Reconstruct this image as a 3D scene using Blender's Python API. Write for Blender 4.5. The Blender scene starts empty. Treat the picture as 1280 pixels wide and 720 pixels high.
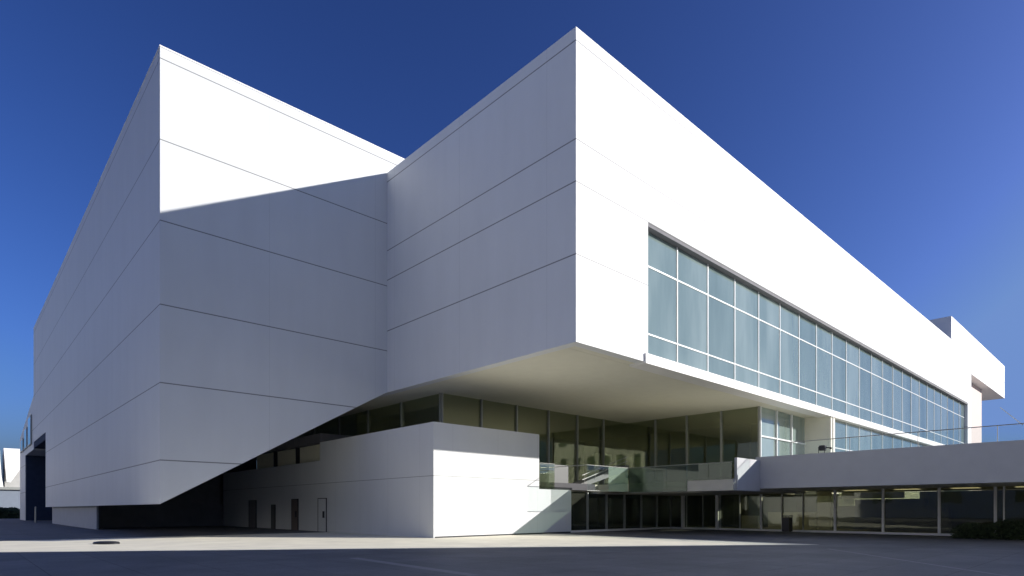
import bpy, bmesh, math, random
from mathutils import Vector
random.seed(7)
S = 28.0                      # metres per layout unit
H = 0.057                     # eye height in layout units
ZG = 0.0                      # ground level
def Z(z): return (z + H) * S  # z given from the eye level -> metres above ground
sc = bpy.context.scene
# ------------------------------------------------------------ camera
cd = bpy.data.cameras.new('camera'); cam = bpy.data.objects.new('camera', cd)
sc.collection.objects.link(cam); sc.camera = cam
cam.location = (0, 0, H * S)
cam.rotation_euler = (math.radians(90), 0, math.atan2(-0.6817, 0.7315))
cd.sensor_width = 36; cd.lens = 36 * 750 / 1280
cd.shift_y = 277 / 1280
cd.clip_start = .1; cd.clip_end = 5000
# ------------------------------------------------------------ sky and sun
SUN = Vector((.9, -1, .48)).normalized()
w = bpy.data.worlds.new('World'); sc.world = w; w.use_nodes = True
wn = w.node_tree; bg = wn.nodes['Background']
sky = wn.nodes.new('ShaderNodeTexSky'); sky.sky_type = 'NISHITA'; sky.sun_disc = False
sky.sun_elevation = math.asin(SUN.z)
sky.sun_rotation = math.atan2(SUN.x, SUN.y)
sky.altitude = 0; sky.air_density = 1.0; sky.dust_density = 3; sky.ozone_density = 6
gm = wn.nodes.new('ShaderNodeGamma'); gm.inputs[1].default_value = 1.5
tn = wn.nodes.new('ShaderNodeMix'); tn.data_type = 'RGBA'; tn.blend_type = 'MULTIPLY'
tn.inputs['Factor'].default_value = 1; tn.inputs['B'].default_value = (.98, .84, 1, 1)
wn.links.new(sky.outputs[0], gm.inputs[0]); wn.links.new(gm.outputs[0], tn.inputs['A'])
cp = wn.nodes.new('ShaderNodeMix'); cp.data_type = 'RGBA'; cp.blend_type = 'DARKEN'
cp.inputs['Factor'].default_value = 1; cp.inputs['B'].default_value = (2.1, 3.7, 8.0, 1)
wn.links.new(tn.outputs['Result'], cp.inputs['A'])
wn.links.new(cp.outputs['Result'], bg.inputs[0]); bg.inputs[1].default_value = .0535
sl = bpy.data.lights.new('sun', 'SUN'); so = bpy.data.objects.new('sun', sl)
sc.collection.objects.link(so)
so.rotation_euler = (-SUN).to_track_quat('-Z', 'Y').to_euler()
so.location = (20, -20, 60)
sl.energy = 4.6; sl.angle = math.radians(.5); sl.color = (1, .955, .89)
sc.view_settings.view_transform = 'Standard'; sc.view_settings.look = 'None'
sc.view_settings.exposure = .52; sc.view_settings.gamma = 1
sc.cycles.max_bounces = 10; sc.cycles.transparent_max_bounces = 24

# ------------------------------------------------------------ materials
def nodes(name):
    m = bpy.data.materials.new(name); m.use_nodes = True
    nt = m.node_tree; b = nt.nodes['Principled BSDF']
    return m, nt, b
def N(nt, t, **k):
    n = nt.nodes.new(t)
    for a, v in k.items(): setattr(n, a, v)
    return n
def math_n(nt, op, a, b=None):
    n = N(nt, 'ShaderNodeMath', operation=op)
    for i, v in enumerate((a, b)):
        if v is None: continue
        if isinstance(v, (int, float)): n.inputs[i].default_value = v
        else: nt.links.new(v, n.inputs[i])
    return n.outputs[0]
def noise(nt, scale, detail=4, vec=None, rough=.55):
    n = N(nt, 'ShaderNodeTexNoise'); n.inputs['Scale'].default_value = scale
    n.inputs['Detail'].default_value = detail; n.inputs['Roughness'].default_value = rough
    if vec is not None: nt.links.new(vec, n.inputs['Vector'])
    return n.outputs['Fac']
def ramp(nt, fac, stops):
    r = N(nt, 'ShaderNodeValToRGB'); nt.links.new(fac, r.inputs[0])
    e = r.color_ramp.elements
    e[0].position, e[0].color = stops[0][0], (*stops[0][1], 1)
    e[1].position, e[1].color = stops[-1][0], (*stops[-1][1], 1)
    for p, c in stops[1:-1]:
        x = e.new(p); x.color = (*c, 1)
    return r.outputs[0]
def bump(nt, b, h, dist, strength=.4):
    n = N(nt, 'ShaderNodeBump'); n.inputs['Distance'].default_value = dist
    n.inputs['Strength'].default_value = strength
    nt.links.new(h, n.inputs['Height']); nt.links.new(n.outputs[0], b.inputs['Normal'])
def mat(name, col, rough=.6, metal=0, var=.06, scale=1.5, spec=None):
    m, nt, b = nodes(name)
    g = N(nt, 'ShaderNodeNewGeometry')
    f = noise(nt, scale, 5, g.outputs['Position'])
    nt.links.new(ramp(nt, f, [(.25, tuple(c * (1 - var) for c in col)), (.75, tuple(min(1, c * (1 + var)) for c in col))]), b.inputs['Base Color'])
    b.inputs['Roughness'].default_value = rough; b.inputs['Metallic'].default_value = metal
    if spec is not None: b.inputs['Specular IOR Level'].default_value = spec
    return m
def panel_mat(name, col, joints, width=.035, vstep=None):
    """painted panels; open joints at the given heights (metres), thin butt joints every vstep"""
    m, nt, b = nodes(name)
    g = N(nt, 'ShaderNodeNewGeometry')
    sx = N(nt, 'ShaderNodeSeparateXYZ'); nt.links.new(g.outputs['Position'], sx.inputs[0])
    z = sx.outputs['Z']
    jm = None
    for j in joints:
        d = math_n(nt, 'ABSOLUTE', math_n(nt, 'SUBTRACT', z, j))
        k = math_n(nt, 'LESS_THAN', d, width / 2)
        jm = k if jm is None else math_n(nt, 'MAXIMUM', jm, k)
    if jm is None: jm = math_n(nt, 'LESS_THAN', z, -99)
    # faint rain streaks and large mottling, real staining of the paint
    mp = N(nt, 'ShaderNodeMapping'); mp.inputs['Scale'].default_value = (.8, .8, .15)
    nt.links.new(g.outputs['Position'], mp.inputs[0])
    st = noise(nt, 1.0, 6, mp.outputs[0])
    big = noise(nt, .18, 4, g.outputs['Position'])
    mixv = math_n(nt, 'ADD', math_n(nt, 'MULTIPLY', st, .5), math_n(nt, 'MULTIPLY', big, .5))
    lo = tuple(c * .965 for c in col); hi = tuple(min(1, c * 1.03) for c in col)
    base = ramp(nt, mixv, [(.35, lo), (.62, hi)])
    if vstep:
        s = math_n(nt, 'ADD', sx.outputs['X'], sx.outputs['Y'])
        fr = math_n(nt, 'FRACT', math_n(nt, 'DIVIDE', s, vstep))
        vj = math_n(nt, 'LESS_THAN', fr, .012 / vstep)
        mx0 = N(nt, 'ShaderNodeMix', data_type='RGBA'); nt.links.new(vj, mx0.inputs['Factor'])
        nt.links.new(base, mx0.inputs['A']); mx0.inputs['B'].default_value = (*(c * .72 for c in col), 1)
        base = mx0.outputs['Result']
    mx = N(nt, 'ShaderNodeMix', data_type='RGBA'); nt.links.new(jm, mx.inputs['Factor'])
    nt.links.new(base, mx.inputs['A']); mx.inputs['B'].default_value = (*(c * .34 for c in col), 1)
    nt.links.new(mx.outputs['Result'], b.inputs['Base Color'])
    b.inputs['Roughness'].default_value = .55; b.inputs['Specular IOR Level'].default_value = .3
    hh = math_n(nt, 'SUBTRACT', math_n(nt, 'MULTIPLY', noise(nt, .9, 3, g.outputs['Position']), .15), jm)
    bump(nt, b, hh, .01, .25)
    return m
def schlick(nt, f0):
    g = N(nt, 'ShaderNodeNewGeometry')
    d = N(nt, 'ShaderNodeVectorMath', operation='DOT_PRODUCT')
    nt.links.new(g.outputs['Normal'], d.inputs[0]); nt.links.new(g.outputs['Incoming'], d.inputs[1])
    c = math_n(nt, 'SUBTRACT', 1.0, math_n(nt, 'ABSOLUTE', d.outputs['Value']))
    p = math_n(nt, 'POWER', c, 5.0)
    return math_n(nt, 'ADD', math_n(nt, 'MULTIPLY', p, 1 - f0), f0)
def glass_mat(name, tint, refl, through=.75, ior=1.6, gtint=(.8, .9, .95), rough=.01, diff=None):
    """coated glazing: fresnel-weighted mirror over tinted see-through pane"""
    m = bpy.data.materials.new(name); m.use_nodes = True; nt = m.node_tree
    nt.nodes.remove(nt.nodes['Principled BSDF']); out = nt.nodes['Material Output']
    tr = N(nt, 'ShaderNodeBsdfTransparent'); tr.inputs[0].default_value = (*tint, 1)
    df = N(nt, 'ShaderNodeBsdfDiffuse'); df.inputs[0].default_value = (*(diff or [c * .25 for c in gtint]), 1)
    mx = N(nt, 'ShaderNodeMixShader'); mx.inputs[0].default_value = through
    nt.links.new(df.outputs[0], mx.inputs[1]); nt.links.new(tr.outputs[0], mx.inputs[2])
    gl = N(nt, 'ShaderNodeBsdfGlossy'); gl.inputs['Color'].default_value = (*gtint, 1); gl.inputs['Roughness'].default_value = rough
    g = N(nt, 'ShaderNodeNewGeometry')
    bp = N(nt, 'ShaderNodeBump'); bp.inputs['Strength'].default_value = .12; bp.inputs['Distance'].default_value = .02
    nt.links.new(noise(nt, .7, 2, g.outputs['Position']), bp.inputs['Height']); nt.links.new(bp.outputs[0], gl.inputs['Normal'])
    f = math_n(nt, 'ADD', schlick(nt, ((ior - 1) / (ior + 1)) ** 2), refl); f = math_n(nt, 'MINIMUM', f, 1.0)
    m2 = N(nt, 'ShaderNodeMixShader'); nt.links.new(f, m2.inputs[0])
    nt.links.new(mx.outputs[0], m2.inputs[1]); nt.links.new(gl.outputs[0], m2.inputs[2])
    nt.links.new(m2.outputs[0], out.inputs[0])
    return m
def frosted_mat(name, col, through, trans=.4):
    m = bpy.data.materials.new(name); m.use_nodes = True; nt = m.node_tree
    nt.nodes.remove(nt.nodes['Principled BSDF']); out = nt.nodes['Material Output']
    tr = N(nt, 'ShaderNodeBsdfTransparent'); tr.inputs[0].default_value = (.93, .98, .94, 1)
    df = N(nt, 'ShaderNodeBsdfDiffuse'); df.inputs[0].default_value = (*col, 1)
    tl = N(nt, 'ShaderNodeBsdfTranslucent'); tl.inputs[0].default_value = (*col, 1)
    a = N(nt, 'ShaderNodeMixShader'); a.inputs[0].default_value = trans
    nt.links.new(df.outputs[0], a.inputs[1]); nt.links.new(tl.outputs[0], a.inputs[2])
    b = N(nt, 'ShaderNodeMixShader'); b.inputs[0].default_value = through
    nt.links.new(a.outputs[0], b.inputs[1]); nt.links.new(tr.outputs[0], b.inputs[2])
    gl = N(nt, 'ShaderNodeBsdfGlossy'); gl.inputs['Roughness'].default_value = .03
    c = N(nt, 'ShaderNodeMixShader'); nt.links.new(schlick(nt, .035), c.inputs[0])
    nt.links.new(b.outputs[0], c.inputs[1]); nt.links.new(gl.outputs[0], c.inputs[2])
    nt.links.new(c.outputs[0], out.inputs[0])
    return m

JG = [Z(v) for v in (.783, .6187, .548, .4267)]
JA = [Z(v) for v in (.834, .684, .5346, .3795, .2348, .0916)]
M = {}
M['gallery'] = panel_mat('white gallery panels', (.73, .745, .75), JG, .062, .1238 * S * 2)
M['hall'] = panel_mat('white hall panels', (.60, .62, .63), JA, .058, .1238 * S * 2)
M['box'] = panel_mat('white render', (.62, .635, .64), [Z(.068)], .03, .1238 * S)
M['white'] = mat('white paint', (.80, .79, .77), .5, var=.03)
M['parapet'] = mat('grey white parapet render', (.47, .475, .49), .7, var=.04)
M['slab'] = mat('grey concrete slab edge', (.46, .45, .40), .75)
M['plinth'] = mat('blue grey plinth render', (.34, .36, .40), .7)
M['tower'] = panel_mat('white tower panels', (.80, .79, .77), [Z(.81)], .04)
M['pink'] = mat('pale rose render', (.60, .50, .46), .7, var=.03)
M['soffit'] = mat('cream soffit', (.74, .72, .60), .75, var=.03)
M['frame'] = mat('white metal frame', (.70, .72, .72), .35, var=.03)
M['frame_grey'] = mat('grey metal frame', (.32, .33, .31), .4, .3, var=.05)
M['darkmetal'] = mat('dark metal', (.035, .035, .04), .4, .5)
M['handle'] = mat('steel handle', (.5, .5, .5), .3, 1)
M['olive'] = mat('olive interior wall', (.22, .22, .15), .8, var=.15)
M['added_glow'] = bpy.data.materials.new('added room glow'); M['added_glow'].use_nodes = True
_b = M['added_glow'].node_tree.nodes['Principled BSDF']; _b.inputs['Emission Color'].default_value = (1, .88, .62, 1); _b.inputs['Emission Strength'].default_value = .6  # fill glow added to brighten the ground floor rooms
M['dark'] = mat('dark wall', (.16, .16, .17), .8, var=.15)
M['inner'] = mat('interior plaster', (.55, .53, .42), .8, var=.06)
M['innerfloor'] = mat('interior floor', (.42, .38, .26), .5, var=.08)
M['cream'] = mat('cream interior wall', (.80, .77, .58), .7, var=.05)
M['roof'] = mat('roof membrane', (.35, .35, .35), .8)
M['blind'] = mat('pale blind', (.72, .74, .68), .8)
M['door'] = mat('grey painted door', (.10, .105, .105), .5)
M['door_brown'] = mat('brown door', (.14, .11, .10), .5)
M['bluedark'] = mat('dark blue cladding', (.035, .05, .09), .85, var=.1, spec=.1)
M['greyblue'] = mat('grey blue cladding', (.16, .19, .24), .7)
def facade_glass(m):
    nt = m.node_tree
    df = [n for n in nt.nodes if n.type == 'BSDF_DIFFUSE'][0]
    oi = N(nt, 'ShaderNodeObjectInfo'); g = N(nt, 'ShaderNodeNewGeometry')
    mp = N(nt, 'ShaderNodeMapping'); mp.inputs['Scale'].default_value = (.55, .55, .12)
    nt.links.new(g.outputs['Position'], mp.inputs[0])
    n_ = noise(nt, 1.0, 3, mp.outputs[0])
    v = math_n(nt, 'ADD', math_n(nt, 'MULTIPLY', n_, .7), math_n(nt, 'MULTIPLY', oi.outputs['Random'], .30))
    nt.links.new(ramp(nt, v, [(.25, (.20, .28, .26)), (.5, (.31, .41, .39)), (.8, (.52, .63, .60))]), df.inputs[0])
M['farglass'] = glass_mat('green far glazing', (.2, .3, .3), .25)
M['glass'] = glass_mat('pale blue facade glass', (.45, .52, .50), .18, .42, 1.5, (.86, .90, .88), diff=(.20, .27, .24))
facade_glass(M['glass'])
M['glass_dark'] = glass_mat('dark green glass', (.80, .83, .72), .17, .96, 1.45, (.86, .88, .74))
M['glass_shop'] = glass_mat('ground floor glass', (.70, .71, .62), .03, .95, 1.4, (.85, .88, .8))
M['glass_rail'] = glass_mat('clear rail glass', (.95, .98, .975), .01, .985, 1.35)
M['tinted'] = glass_mat('dark tinted rail glass', (.30, .36, .30), .03, .90, 1.45, (.8, .88, .8), diff=(.16, .21, .16))
M['glass_black'] = glass_mat('dark ground floor glass', (.60, .64, .55), .015, .86, 1.4, (.8, .85, .8), diff=(.16, .17, .14))
M['frost'] = frosted_mat('pale green frosted glass', (.32, .40, .33), .22, .35)
M['frost_thin'] = frosted_mat('pale green clear glass', (.50, .64, .54), .72, .3)

# ground: concrete paving with slabs
m, nt, b = nodes('plaza paving'); M['ground'] = m
g = N(nt, 'ShaderNodeNewGeometry')
mp = N(nt, 'ShaderNodeMapping'); mp.inputs['Rotation'].default_value = (0, 0, math.radians(90))
nt.links.new(g.outputs['Position'], mp.inputs[0])
br = N(nt, 'ShaderNodeTexBrick'); br.offset = 0
nt.links.new(mp.outputs[0], br.inputs['Vector'])
br.inputs['Scale'].default_value = 1; br.inputs['Brick Width'].default_value = 1.73; br.inputs['Row Height'].default_value = 1.73
br.inputs['Mortar Size'].default_value = .012
br.inputs['Color1'].default_value = (.145, .147, .155, 1); br.inputs['Color2'].default_value = (.125, .127, .133, 1)
br.inputs['Mortar'].default_value = (.06, .06, .064, 1)
n1 = noise(nt, .35, 6, g.outputs['Position'], .65); n2 = noise(nt, 14, 4, g.outputs['Position'])
c = math_n(nt, 'ADD', math_n(nt, 'MULTIPLY', n1, .8), math_n(nt, 'MULTIPLY', n2, .35))
mx = N(nt, 'ShaderNodeMix', data_type='RGBA', blend_type='MULTIPLY'); mx.inputs['Factor'].default_value = 1
nt.links.new(br.outputs['Color'], mx.inputs['A'])
nt.links.new(ramp(nt, c, [(.34, (.50, .50, .52)), (.44, (.80, .80, .80)), (.56, (.98, .98, .97)), (.74, (1.35, 1.33, 1.28))]), mx.inputs['B'])
nt.links.new(mx.outputs['Result'], b.inputs['Base Color']); b.inputs['Roughness'].default_value = .75
bump(nt, b, n2, .01, .4)
M['sun_strip'] = mat('pale sunlit strip', (.78, .74, .60), .8, var=.12, scale=.6)  # pale tone carries the brightness of sun on the ground
M['band'] = mat('pale paving band', (.24, .24, .24), .7, var=.15, scale=3)
m, nt, b = nodes('leaves'); M['leaf'] = m
g = N(nt, 'ShaderNodeNewGeometry')
nt.links.new(ramp(nt, noise(nt, 2.5, 3, g.outputs['Position']), [(.3, (.02, .03, .012)), (.7, (.05, .075, .025))]), b.inputs['Base Color'])
b.inputs['Roughness'].default_value = .6
M['wood'] = mat('bark', (.09, .07, .05), .9)

# ------------------------------------------------------------ helpers
def add_box(bm, x0, x1, y0, y1, z0, z1):
    """extents in layout units, z measured from eye level"""
    v = [bm.verts.new((x * S, y * S, Z(z))) for z in (z0, z1) for y in (y0, y1) for x in (x0, x1)]
    for f in ((0, 2, 3, 1), (4, 5, 7, 6), (0, 1, 5, 4), (2, 6, 7, 3), (0, 4, 6, 2), (1, 3, 7, 5)):
        bm.faces.new([v[i] for i in f])
def add_prism(bm, pts, axis, a0, a1):
    """pts: polygon in layout units; axis 'y': (x,z) pts extruded y a0..a1; 'x': (y,z); 'z': (x,y)"""
    def mk(p, a):
        if axis == 'y': return (p[0] * S, a * S, Z(p[1]))
        if axis == 'x': return (a * S, p[0] * S, Z(p[1]))
        return (p[0] * S, p[1] * S, Z(a))
    A = [bm.verts.new(mk(p, a0)) for p in pts]; B = [bm.verts.new(mk(p, a1)) for p in pts]
    bm.faces.new(A); bm.faces.new(B[::-1])
    n = len(pts)
    for i in range(n): bm.faces.new((A[i], A[(i + 1) % n], B[(i + 1) % n], B[i]))
def add_tube(bm, p0, p1, r, seg=10, r1=None):
    """metres"""
    p0, p1 = Vector(p0), Vector(p1); d = (p1 - p0).normalized()
    a = d.orthogonal().normalized(); b2 = d.cross(a); r1 = r if r1 is None else r1
    A = []; B = []
    for i in range(seg):
        t = 2 * math.pi * i / seg; o = a * math.cos(t) + b2 * math.sin(t)
        A.append(bm.verts.new(p0 + o * r)); B.append(bm.verts.new(p1 + o * r1))
    for i in range(seg): bm.faces.new((A[i], A[(i + 1) % seg], B[(i + 1) % seg], B[i]))
    bm.faces.new(A[::-1]); bm.faces.new(B)
def obj(name, bm, m, parent=None, bevel=0):
    bmesh.ops.recalc_face_normals(bm, faces=bm.faces)
    me = bpy.data.meshes.new(name); bm.to_mesh(me); bm.free()
    me.materials.append(m)
    o = bpy.data.objects.new(name, me); sc.collection.objects.link(o)
    if parent is not None:
        o.parent = parent
        pl = Vector(parent.location)
        if parent.parent is not None: pl = pl + Vector(parent.parent.location)
        if pl.length: me.transform(__import__('mathutils').Matrix.Translation(-pl))
    if bevel:
        md = o.modifiers.new('bevel', 'BEVEL'); md.width = bevel; md.segments = 2; md.limit_method = 'ANGLE'
    return o
def box(name, m, parent, *e, bevel=0):
    bm = bmesh.new()
    ee = e[0] if isinstance(e[0], (list, tuple)) else [e]
    if isinstance(e[0], (list, tuple)): ee = list(e)
    for q in ee: add_box(bm, *q)
    return obj(name, bm, m, parent, bevel)
def thing(name, label, cat, loc=(0, 0, 0), group=None):
    o = bpy.data.objects.new(name, None); sc.collection.objects.link(o)
    o.location = loc; o.empty_display_size = .5
    o['label'] = label; o['category'] = cat
    if group: o['group'] = group
    return o
def tag(o, label, cat, group=None):
    o['label'] = label; o['category'] = cat
    if group: o['group'] = group
    return o

# ------------------------------------------------------------ ground
bm = bmesh.new()
R = 2500
vs = [bm.verts.new((x, y, 0)) for x, y in ((-R, -R), (R, -R), (R, R), (-R, R))]; bm.faces.new(vs)
o = obj('plaza_ground', bm, M['ground']); o['kind'] = 'structure'
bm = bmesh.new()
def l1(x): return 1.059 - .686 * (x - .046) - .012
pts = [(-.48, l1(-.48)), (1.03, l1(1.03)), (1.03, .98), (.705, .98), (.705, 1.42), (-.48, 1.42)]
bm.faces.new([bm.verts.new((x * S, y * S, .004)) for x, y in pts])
o = obj('painted_sun_strip', bm, M['sun_strip']); o['kind'] = 'structure'  # outline follows the sunlit strip; sunlight is painted into its colour
def band(p0, p1, wd):
    bm = bmesh.new(); p0 = Vector((*p0, 0)) * S; p1 = Vector((*p1, 0)) * S
    d = (p1 - p0).normalized(); n = Vector((-d.y, d.x, 0)) * wd / 2
    bm.faces.new([bm.verts.new(v + Vector((0, 0, .004))) for v in (p0 - n, p1 - n, p1 + n, p0 + n)])
    o = obj('paving_band', bm, M['band']); o['kind'] = 'structure'
band((.345, .645), (.33, .40), .35)
band((.93, .325), (.45, -.1), .12)

# ------------------------------------------------------------ the museum
XM, YM, YA, XL = .7598, .6588, 1.2532, .2797
mus = thing('museum_building', 'large white angular museum with cantilevered blocks, long glass facade and raised side wing', 'building', (XM * S, 1.2 * S, 0))
# hall block on the left: raked underside
bm = bmesh.new()
prof = [(XL, .0103), (XM, .2810), (1.75, .2810), (1.75, .855), (XL, .855)]
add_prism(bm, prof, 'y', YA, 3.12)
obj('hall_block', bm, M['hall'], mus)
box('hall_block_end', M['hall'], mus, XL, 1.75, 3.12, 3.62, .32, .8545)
box('hall_roof_coping', M['white'], mus, (XL - .0008, 1.2, YA - .0008, YA + .012, .855, .8578), (XL - .0008, XL + .012, YA + .012, 3.62, .855, .8578))
# low plinth beneath the hall block and dark undercroft
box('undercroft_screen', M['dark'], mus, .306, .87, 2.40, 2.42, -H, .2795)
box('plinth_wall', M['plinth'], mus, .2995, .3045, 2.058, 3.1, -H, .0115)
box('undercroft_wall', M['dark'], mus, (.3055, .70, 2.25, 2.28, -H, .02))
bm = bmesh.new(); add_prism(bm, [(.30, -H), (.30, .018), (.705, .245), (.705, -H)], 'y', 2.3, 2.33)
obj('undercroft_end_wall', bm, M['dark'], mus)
# service recess at the far end
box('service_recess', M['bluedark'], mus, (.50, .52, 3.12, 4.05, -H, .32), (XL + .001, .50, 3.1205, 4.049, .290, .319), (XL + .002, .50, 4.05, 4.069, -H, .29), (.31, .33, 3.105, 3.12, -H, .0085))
bm = bmesh.new(); add_prism(bm, [(4.07, -H), (4.07, .285), (3.62, .285), (3.62, .54), (4.41, .40), (4.41, -H)], 'x', XL, .8)
obj('rear_wing', bm, M['hall'], mus)
for i in range(3):
    y0 = 3.70 + i * .22
    f = box('window', M['farglass'], mus, XL - .004, XL - .001, y0, y0 + .17, .32, .455 - .038 * i)
    box('window_frame', M['frame_grey'], f, (XL - .007, XL - .001, y0 - .008, y0, .315, .458 - .038 * i), (XL - .007, XL - .001, y0, y0 + .17, .315, .32))

# gallery block: walls round the ribbon window
T = .02
WX0, WB, WN = .9676, .1238, 23
WX1 = WX0 + WB * WN
GE = 3.9
Z0, Z1 = .2800, .8053
WZ0, WZ1 = .2970, .5470
box('west_wall', M['gallery'], mus, XM, XM + T, YM, 2.4, Z0, Z1)
box('south_wall', M['gallery'], mus, (XM + T, WX0, YM, YM + T, Z0, Z1), (WX0, WX1, YM, YM + T, WZ1, Z1), (WX1, GE, YM, YM + T, -H, Z1))
box('sill_beam', M['white'], mus, WX0 - .012, WX1, YM - .004, YM + .035, .2765, .2955)
box('east_wall', M['gallery'], mus, GE - T, GE, YM + T, 2.4, -H, Z1)
box('gallery_roof', M['roof'], mus, XM + T, GE - T, YM + T, 2.4, Z1 - .03, Z1 - .012)
box('soffit', M['soffit'], mus, XM + T, 1.907, YM + T + .016, 3.0, .2800, .2940)
box('soffit_strip', M['soffit'], mus, XM + T, WX0 - .0125, YM + T + .0003, YM + T + .0158, .2802, .2940)
box('gallery_floor', M['inner'], mus, 1.92, GE - T, YM + T + .016, 2.4, .2805, .2935)
box('gallery_inner_wall', M['inner'], mus, WX0, GE - T, YM + .42, YM + .43, .2945, Z1 - .031)
box('gallery_ceiling', M['inner'], mus, XM + T, GE - T, YM + T + .001, YM + .42, .552, .560)
for k in range(8):
    x = 1.15 + k * .36
    bm = bmesh.new(); add_tube(bm, (x * S, (YM + .14) * S, Z(.2945)), (x * S, (YM + .14) * S, Z(.552)), .28, 16)
    obj('interior_column', bm, M['inner'], mus)
# ribbon window bays
gy = YM + .014
fw = .0015
box('lintel_shade_strip', M['dark'], mus, WX0, WX1, YM + .0008, gy - .0001, .5400, .5469)  # dark strip paints the lintel's shadow along the top of the glass
for k in range(WN):
    x0 = WX0 + k * WB; x1 = x0 + WB
    f = box('window', M['glass'], mus, x0, x1, gy, gy + .001, WZ0 - .001, WZ1)
    box('mullion', M['frame'], f, (x0 - fw if k else x0, x0 + fw, gy - .0014, gy - .0002, WZ0 - .001, .5404),
        (x0 + fw, x1 - fw, gy - .0012, gy - .0002, .341 - fw, .341 + fw),
        (x0 + fw, x1 - fw, gy - .0012, gy - .0002, .4725 - fw, .4725 + fw))
    # lower storey continues the facade under the sill beam east of the passage
    if x0 > 1.88:
        g2 = box('window', M['glass'], mus, x0, x1, gy, gy + .001, .09, .2760)
        box('mullion', M['frame'], g2, (x0 - fw, x0 + fw, gy - .0014, gy - .0002, .09, .2760),
            (x0 + fw, x1 - fw, gy - .0012, gy - .0002, .19 - fw, .19 + fw))
        box('blind', M['blind'], g2, x0 + .008, x1 - .008, gy + .01, gy + .012, .10, .2758) if k % 3 == 0 else None
box('lower_wall', M['white'], mus, (1.907, GE, YM + T, YM + T + .02, -H, .09))
box('pier', M['soffit'], mus, 1.907, 1.945, YM + .0005, .90, -H, .2795)
bm = bmesh.new(); add_tube(bm, (1.915 * S, (YM - .004) * S, Z(.05)), (1.915 * S, (YM - .004) * S, Z(.277)), .06, 12)
obj('pier_trim', bm, M['white'], mus)

# upper lobby glazing below the soffit
LY, LX, LX0, LY2 = 1.17, 1.60, .8585, .733
def glaze_x(x0, x1, n, y, z0, z1, gm, fm, fwid=.0020, bars=()):
    st = (x1 - x0) / n
    for k in range(n):
        a = x0 + k * st
        p = box('window', gm, mus, a, a + st, y, y + .001, z0, z1)
        q = [(a - fwid, a + fwid, y - .005, y - .0002, z0, z1)]
        for zz in bars: q.append((a + fwid, a + st - fwid, y - .004, y - .0002, zz - fwid, zz + fwid))
        box('mullion', fm, p, *q)
def glaze_y(y0, y1, n, x, z0, z1, gm, fm, fwid=.0020, bars=()):
    st = (y1 - y0) / n
    for k in range(n):
        a = y0 + k * st
        p = box('window', gm, mus, x, x + .001, a, a + st, z0, z1)
        q = [(x - .005, x - .0002, a - fwid, a + fwid, z0, z1)]
        for zz in bars: q.append((x - .004, x - .0002, a + fwid, a + st - fwid, zz - fwid, zz + fwid))
        box('mullion', fm, p, *q)
glaze_x(LX0, LX, 6, LY, .0655, .2798, M['glass_dark'], M['frame_grey'])
glaze_y(LY2, LY, 4, LX, .0655, .2798, M['glass_dark'], M['frame_grey'], .0024)
glaze_x(LX, 1.907, 3, LY2, .0655, .2798, M['glass'], M['frame'], .0020, (.20,))
glaze_y(LY + .001, 2.2, 6, LX0, .10, .2798, M['glass_dark'], M['frame_grey'])
box('lobby_floor', M['inner'], mus, (.86, 1.9, 1.0, 2.6, .0455, .0650), (1.24, 1.9, .735, 1.0, .0455, .0650))
box('lobby_back_wall', M['inner'], mus, (.87, 1.9, 1.60, 1.61, .0655, .2795), (1.895, 1.905, .90, 1.6, .0655, .2795))
for k in range(5):
    a = 1.47 + k * .055
    box('pale_strip', M['blind'], mus, a, a + .034, 1.20, 1.203, .13, .178)  # pale upright strips behind the lobby glass

# projecting ground floor box
BX0, BX1, BX2, BY = .702, 1.003, 1.1157, .983
box('entrance_box', M['box'], mus, (BX0, BX1, BY, 1.49, -H, .1757), (BX1, BX2, BY, 1.20, -H, .0480))
box('side_wall', M['box'], mus, BX0 + .0008, .75, 1.49, 2.26, -H, .128)
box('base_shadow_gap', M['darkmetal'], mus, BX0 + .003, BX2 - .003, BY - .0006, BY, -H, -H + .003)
for k, (y0, y1) in enumerate(((1.50, 1.66), (1.67, 1.82), (1.83, 1.99))):
    f = box('window', M['cream'], mus, BX0 + .02, BX0 + .022, y0, y1, .128, .1757)
    box('window_frame', M['darkmetal'], f, (BX0 + .012, BX0 + .024, y0 - .006, y0, .128, .1757))
box('clerestory_head', M['dark'], mus, BX0 + .002, .86, 1.49, 2.2, .1760, .20)
def door(y, wd, h, m, handle=True):
    d = box('door', m, mus, BX0 - .0012, BX0 + .0008, y - wd / 2, y + wd / 2, -H, -H + h)
    box('door_frame', M['darkmetal'], d, (BX0 - .0016, BX0, y - wd / 2 - .0025, y - wd / 2, -H, -H + h), (BX0 - .0016, BX0, y + wd / 2, y + wd / 2 + .0025, -H, -H + h), (BX0 - .0016, BX0, y - wd / 2 - .0025, y + wd / 2 + .0025, -H + h, -H + h + .002))
    if handle: box('door_handle', M['darkmetal'], d, BX0 - .004, BX0 - .0018, y - wd * .33, y - wd * .18, -H + h * .42, -H + h * .62)
door(1.475, .045, .085, M['box'])
door(1.645, .040, .085, M['door_brown'])
door(1.80, .026, .07, M['door'], False)
door(1.97, .060, .085, M['dark'], False)

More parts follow.
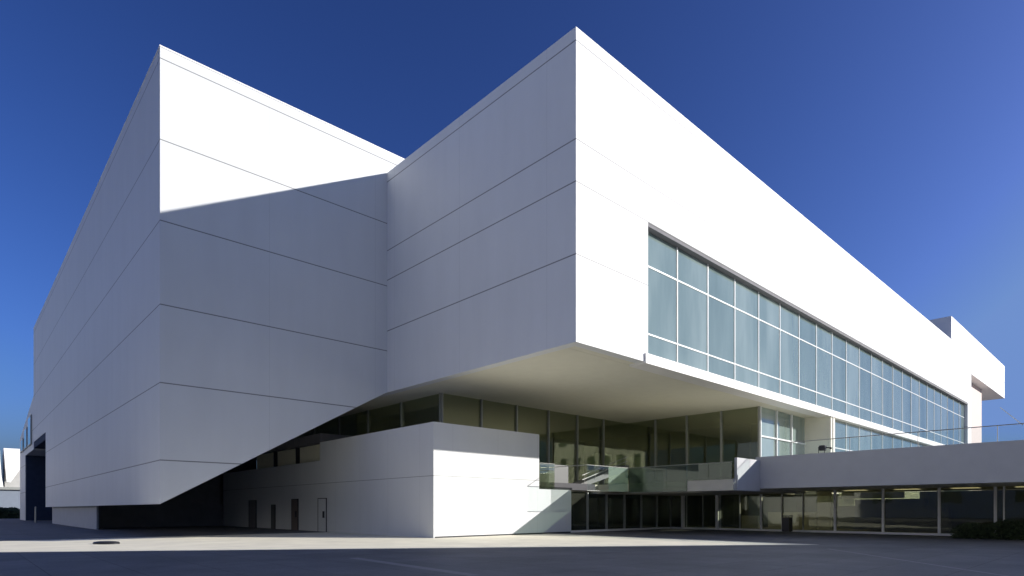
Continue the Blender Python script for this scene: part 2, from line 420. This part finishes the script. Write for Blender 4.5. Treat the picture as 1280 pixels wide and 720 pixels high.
# ground floor glazing under the lobby balcony and the wing
GX = 1.587
glaze_x(BX2, GX, 6, .999, -H + .004, .0450, M['glass_black'], M['frame_grey'], .0020)
box('glazing_kerb', M['white'], mus, (BX2, GX - .004, .990, .996, -H, -H + .005), (GX - .010, GX - .004, .0, .990, -H, -H + .005))
ys = [.999, .945, .892, .838, .781, .722, .666, .613, .5376, .4336, .325, .228, .12, .01]
for k in range(len(ys) - 1):
    a, b_ = ys[k + 1], ys[k]
    p = box('window', M['glass_shop'] if k > 3 else M['glass_black'], mus, GX, GX + .001, a, b_, -H + .004, .0478)
    wide = .0032 if b_ in (.722, .5376, .4336, .325, .228) else .0014
    box('mullion', M['white'] if wide > .002 else M['frame_grey'], p, GX - .005, GX - .0002, b_ - wide, b_ + wide * .5, -H + .0002, .0478)
for y in (.952, .843):
    box('column', M['white'], mus, GX - .014, GX - .006, y - .004, y + .004, -H, .0450)
box('door_post', M['white'], mus, GX - .005, GX - .0002, .212, .2145, -H, .0478)
# interior of the ground floor
box('room_floor', M['innerfloor'], mus, GX + .002, 2.05, -.2, 1.9, -H + .0002, -H + .003)
box('room_back_wall', M['olive'], mus, (1.12, 1.90, 1.50, 1.51, -H + .003, .0450), (1.86, 1.87, .58, 1.5, -H + .003, .0450), (1.845, 1.855, -.2, .42, -H + .003, .0470), (1.82, 1.825, .36, .62, -H + .003, .010))
for yy in (.15, .26, .37, .48, .62, .72, .80):
    box('added_glow_strip', M['added_glow'], mus, 1.615, 1.64, yy, yy + .05, .0466, .0470)  # added glowing strips, no actual lamps, that light up the rooms
box('rear_window', M['glass_dark'], mus, 1.858, 1.8585, .36, .62, -H + .003, .0475)
box('room_cream_wall', M['cream'], mus, (1.66, 1.67, .5735, .606, -H + .003, .0470), (1.82, 1.83, .45, .60, .030, .0470))
box('room_low_wall', M['cream'], mus, (1.66, 1.672, .611, .736, -H + .003, -.007), (1.66, 1.672, .765, .812, -H + .003, -.017))
box('reception_desk', M['dark'], mus, (1.70, 1.73, .33, .50, -H + .003, -H + .062), (1.80, 1.84, .40, .56, -H + .003, -H + .085))
# balcony
box('balcony_slab', M['slab'], mus, (1.213, 1.334, .612, .722, .0412, .0656), (1.334, 1.60, .612, .99, .0412, .0450), (1.334, 1.60, .612, .73, .0452, .0650), (1.21, 1.60, .99, 1.16, .0412, .0448))
box('balcony_edge', M['darkmetal'], mus, 1.004, 1.21, .984, 1.16, .0485, .0650)
# glass balustrade of the balcony: frosted side towards the plaza, clearer front
ys2 = [.614 + .0534 * k for k in range(6)]
for k in range(5):
    p = box('balustrade_pane', M['tinted'], mus, 1.2105, 1.2125, ys2[k] + .0006, ys2[k + 1] - .0006, .0420 if k > 1 else .0660, .1008)
box('balustrade_pane', M['glass_rail'], mus, 1.056, 1.132, .8815, .8825, .0440, .1008)
box('balustrade_pane', M['frost_thin'], mus, 1.134, 1.209, .8815, .8825, .0440, .1008)
box('balustrade_pane', M['glass_dark'], mus, 1.004, 1.054, .9815, .9825, .0500, .1080)
box('balustrade_panel', M['door'], mus, 1.004, 1.115, .992, .994, .0655, .1090)
bm = bmesh.new()
for p0, p1 in (((1.2115, .614, .1018), (1.2115, .882, .1018)), ((1.2115, .882, .1018), (1.055, .882, .1018)), ((1.055, .882, .1018), (1.055, .98, .1018)), ((1.055, .982, .1090), (1.004, .982, .1090)), ((1.055, .882, .0435), (1.2115, .882, .0435)), ((1.2115, .882, .0415), (1.2115, .722, .0415))):
    add_tube(bm, (p0[0] * S, p0[1] * S, Z(p0[2])), (p1[0] * S, p1[1] * S, Z(p1[2])), .022, 8)
obj('handrail', bm, M['frame_grey'], mus)
# stair flight with rails behind the balustrade
bm = bmesh.new()
add_prism(bm, [(1.20, .0660), (1.24, .0660), (1.42, .1150), (1.42, .1270), (1.40, .1270)], 'y', 1.03, 1.07)
stair = obj('stair_flight', bm, M['door'], mus)
bm = bmesh.new()
for dz in (.012, .024):
    add_tube(bm, (1.21 * S, 1.028 * S, Z(.066 + dz)), (1.41 * S, 1.028 * S, Z(.127 + dz)), .03, 8)
for k in range(5):
    x = 1.22 + k * .045; z = .069 + (x - 1.21) * .305
    add_tube(bm, (x * S, 1.028 * S, Z(z - .004)), (x * S, 1.028 * S, Z(z + .022)), .018, 6)
obj('handrail', bm, M['frame_grey'], stair)
# raised wing (bridge) with solid parapet
BXB, BYE, BY0 = 1.335, .610, -.20
box('wing_parapet', M['parapet'], mus, (BXB, BXB + .012, BY0, BYE - .0001, .0475, .1190))
box('wing_end_parapet', M['parapet'], mus, (1.226, BXB - .0003, BYE, BYE + .006, .0412, .1115), (BXB - .0003, BXB + .012, BYE, BYE + .01, .0475, .1190))
box('wing_deck', M['soffit'], mus, BXB + .012, 1.86, BY0, BYE - .0005, .0480, .0700)
box('wing_rear_parapet', M['white'], mus, 1.848, 1.86, BY0, BYE, .0702, .1150)
bm = bmesh.new()
rz = .1190
xr = BXB + .006
add_tube(bm, (xr * S, BY0 * S, Z(.1475)), (xr * S, .545 * S, Z(.1475)), .025, 8)
rail = obj('wing_handrail', bm, M['frame_grey'], mus)
for k in range(7):
    y = .545 - .1185 * k
    bm = bmesh.new(); add_tube(bm, (xr * S, y * S, Z(rz)), (xr * S, y * S, Z(.1475)), .018, 8)
    obj('post', bm, M['frame_grey'], rail)
for k in range(6):
    y = .545 - .1185 * k
    box('glass_pane', M['glass_rail'], rail, xr - .0003, xr + .0003, y - .1165, y - .002, rz + .001, .1455)
# glass screen running back from the wing rail near the right edge
bm = bmesh.new()
add_tube(bm, (1.36 * S, .158 * S, Z(.1475)), (1.95 * S, .27 * S, Z(.2600)), .022, 8)
scr = obj('sloping_rail', bm, M['frame_grey'], mus)

# tower at the far end
box('tower_block', M['tower'], mus, (3.45, 4.914, YM - .0005, 1.25, .8054, .915), (GE + .0005, 4.914, YM - .0005, 1.25, .71, .8054))
box('tower_leg', M['pink'], mus, 3.93, 4.46, YM + .045, 1.15, -H, .7098)

# ------------------------------------------------------------ things round the museum
def leaf_mass(name, cx, cy, lx, ly, h, n, m, label, cat='hedge', ang=0):
    t = thing(name, label, cat, (cx, cy, 0))
    bm = bmesh.new()
    ca, sa = math.cos(ang), math.sin(ang)
    for i in range(n):
        while True:
            u, v, q = random.uniform(-1, 1), random.uniform(-1, 1), random.random()
            top = (1 - .35 * abs(u) ** 3) * (1 - .3 * v * v) * (.80 + .2 * math.sin(5 * u + 1) * math.cos(3 * u))
            if q < top and (q > .6 * top or abs(v) > .7 or random.random() < .35): break
        p = Vector((cx + (u * lx * ca - v * ly * sa), cy + (u * lx * sa + v * ly * ca), q * h + .03))
        s = random.uniform(.05, .10) * (2.2 if name == 'hedge' else 1)
        a = Vector((random.gauss(0, 1), random.gauss(0, 1), random.gauss(0, .7))).normalized()
        b = a.orthogonal().normalized()
        bm.faces.new([bm.verts.new(p + d) for d in (a * s, b * s * .55, -a * s, -b * s * .55)])
    obj('foliage', bm, m, t)
    bm = bmesh.new()
    for i in range(12):
        u = -0.9 + 1.8 * i / 11
        x, y = cx + u * lx * ca, cy + u * lx * sa
        add_tube(bm, (x, y, 0), (x + random.uniform(-.15, .15), y + random.uniform(-.15, .15), h * .7), .025, 6, .008)
    obj('stem', bm, M['wood'], t)
leaf_mass('shrub', 1.47 * S, .183 * S, 2.6, .9, 1.05, 7000, M['leaf'], 'low dark shrub bed at the foot of the glazed wing on the right', 'shrub', math.radians(88))
leaf_mass('hedge', .16 * S, 4.98 * S, 4.6, 1.2, 2.5, 9000, M['leaf'], 'dark clipped hedge in front of the distant white building on the left', 'hedge')

# litter bin
bx, by = 1.487 * S, .633 * S
bx, by = 1.535 * S, .632 * S
t = thing('litter_bin', 'dark square litter bin standing on the plaza before the ground floor glass', 'bin', (bx, by, 0))
def mbox(bm, x0, x1, y0, y1, z0, z1):
    add_box(bm, x0 / S, x1 / S, y0 / S, y1 / S, z0 / S - H, z1 / S - H)
bm = bmesh.new(); mbox(bm, bx - .33, bx + .33, by - .24, by + .24, .06, 1.06); obj('body', bm, M['darkmetal'], t, .015)
bm = bmesh.new(); mbox(bm, bx - .35, bx + .35, by - .26, by + .26, 1.12, 1.18)
for sx_ in (-1, 1):
    for sy_ in (-1, 1): mbox(bm, bx + sx_ * .30 - .02, bx + sx_ * .30 + .02, by + sy_ * .22 - .02, by + sy_ * .22 + .02, 1.06, 1.12)
obj('lid', bm, M['darkmetal'], t, .01)
bm = bmesh.new(); mbox(bm, bx - .20, bx + .20, by - .20, by + .20, 0, .06); obj('base', bm, M['dark'], t)

# small floodlight on the wing parapet
fx, fy, fz = (BXB + .004) * S, .478 * S, Z(.1190)
t = thing('floodlight', 'small black floodlight clamped on top of the grey parapet', 'floodlight', (fx, fy, fz))
bm = bmesh.new(); mbox(bm, fx - .13, fx + .13, fy - .18, fy + .18, fz + .14, fz + .46); obj('lamp_body', bm, M['darkmetal'], t, .05)
bm = bmesh.new(); add_tube(bm, (fx, fy - .18, fz + .32), (fx + .02, fy - .42, fz + .27), .035, 10); add_tube(bm, (fx + .02, fy - .40, fz + .27), (fx + .02, fy - .48, fz + .24), .06, 10); obj('arm', bm, M['darkmetal'], t)
bm = bmesh.new(); add_tube(bm, (fx, fy + .23, fz), (fx, fy + .23, fz + .38), .02, 8); add_tube(bm, (fx, fy + .23, fz + .3), (fx, fy + .1, fz + .3), .02, 8); add_tube(bm, (fx, fy - .1, fz), (fx, fy - .1, fz + .15), .02, 8); obj('bracket', bm, M['darkmetal'], t)

# low dark oval lump on the paving at the left
cx, cy = .186 * S, 1.185 * S
bm = bmesh.new()
rings = []
for f_, z_ in ((1.0, .0), (1.0, .06), (.93, .10), (.6, .125)):
    rg = []
    for i in range(40):
        a = 2 * math.pi * i / 40
        u, v = math.cos(a) * .62 * f_, math.sin(a) * .40 * f_
        rg.append(bm.verts.new((u * .60 + v * .80, -u * .80 + v * .60, z_)))
    rings.append(rg)
for A, B in zip(rings, rings[1:]):
    for i in range(40): bm.faces.new((A[i], A[(i + 1) % 40], B[(i + 1) % 40], B[i]))
bm.faces.new(rings[-1])
o = obj('dark_lump', bm, M['darkmetal']); o.location = (cx, cy, .004)
tag(o, 'dark low oval lump on the sunlit strip of paving at the left', 'drain cover')

# bollards by the service recess
for i, (x, y) in enumerate(((.262, 3.30),)):
    bm = bmesh.new(); add_tube(bm, (x * S, y * S, 0), (x * S, y * S, 1.9), .10, 14); add_tube(bm, (x * S, y * S, 1.9), (x * S, y * S, 1.96), .10, 14, .05)
    tag(obj('bollard', bm, M['frame_grey']), 'tall grey steel post standing before the dark service recess', 'post')

# distant white building on the left
t = thing('distant_building', 'distant white building with a tapering sunlit wedge at the far left', 'building', (.1 * S, 6.2 * S, 0))
bm = bmesh.new(); add_prism(bm, [(.284, .47), (.47, .47), (.325, .21), (.302, .21)], 'y', 6.0, 6.15); obj('wedge', bm, M['white'], t)
bm = bmesh.new(); add_prism(bm, [(-.6, .15), (.286, .15), (.272, .25), (.264, .38), (.262, .45), (-.6, .46)], 'y', 6.0, 6.4); obj('tower', bm, M['white'], t)
box('back_wall', M['roof'], t, .30, .60, 6.2, 6.5, .16, .46)
box('wall', M['greyblue'], t, .0, .70, 5.9, 7.2, -H, .15)
box('roof', M['frame_grey'], t, -.02, .72, 5.88, 7.22, .1502, .17)

# neighbouring building across the plaza (its roof casts the long shadow)
E1 = Vector((1.171 - .085, -.191 + .053)); E2 = Vector((2.09 + .1, -.82 - .062)); dn = Vector((-.53, -.85)) * .75
t = thing('office_building', 'plain pale office block across the plaza behind the viewpoint', 'building', (E1.x * S, E1.y * S, 0))
bm = bmesh.new(); HT = .60
add_prism(bm, [tuple(E1), tuple(E2), tuple(E2 + dn), tuple(E1 + dn)], 'z', -H, HT - H - .0)
obj('wall', bm, M['white'], t)
dirv = (E2 - E1).normalized(); nv = Vector((.53, .85)).normalized()
for r in range(5):
    for c_ in range(8):
        p = E1 + dirv * (.08 + c_ * .15)
        bm = bmesh.new(); q = p + dirv * .10
        add_prism(bm, [tuple(p), tuple(q), tuple(q + nv * .002), tuple(p + nv * .002)], 'z', .0 + r * .11, .07 + r * .11)
        obj('window', bm, M['glass_dark'], t)

# second neighbour to the west, sunlit
t = thing('apartment_tower', 'tall white block with narrow glazed strips standing behind the viewpoint to the left', 'building', (-.6 * S, -.5 * S, 0))
box('wall', M['white'], t, -.9, -.35, -1.0, -.10, -H, 1.30)
for y in (-.9, -.76, -.62, -.48, -.34, -.20):
    for z0 in (.1, .3, .5, .7, .9, 1.1):
        box('window', M['glass_dark'], t, -.3498, -.349, y, y + .06, z0, z0 + .1)

# unseen white block added west of the view to bounce sunlight back
t = thing('bounce_block', 'unseen long low white block, added to bounce sunlight, beyond the left side of the plaza', 'building', (-2.0 * S, 3.0 * S, 0))
box('wall', M['white'], t, -2.3, -1.8, .3, 7.0, -H, .75)
for k in range(16):
    box('window', M['glass_dark'], t, -1.7998, -1.799, .5 + k * .4, .62 + k * .4, .05, .12)  # windows on the added bounce block
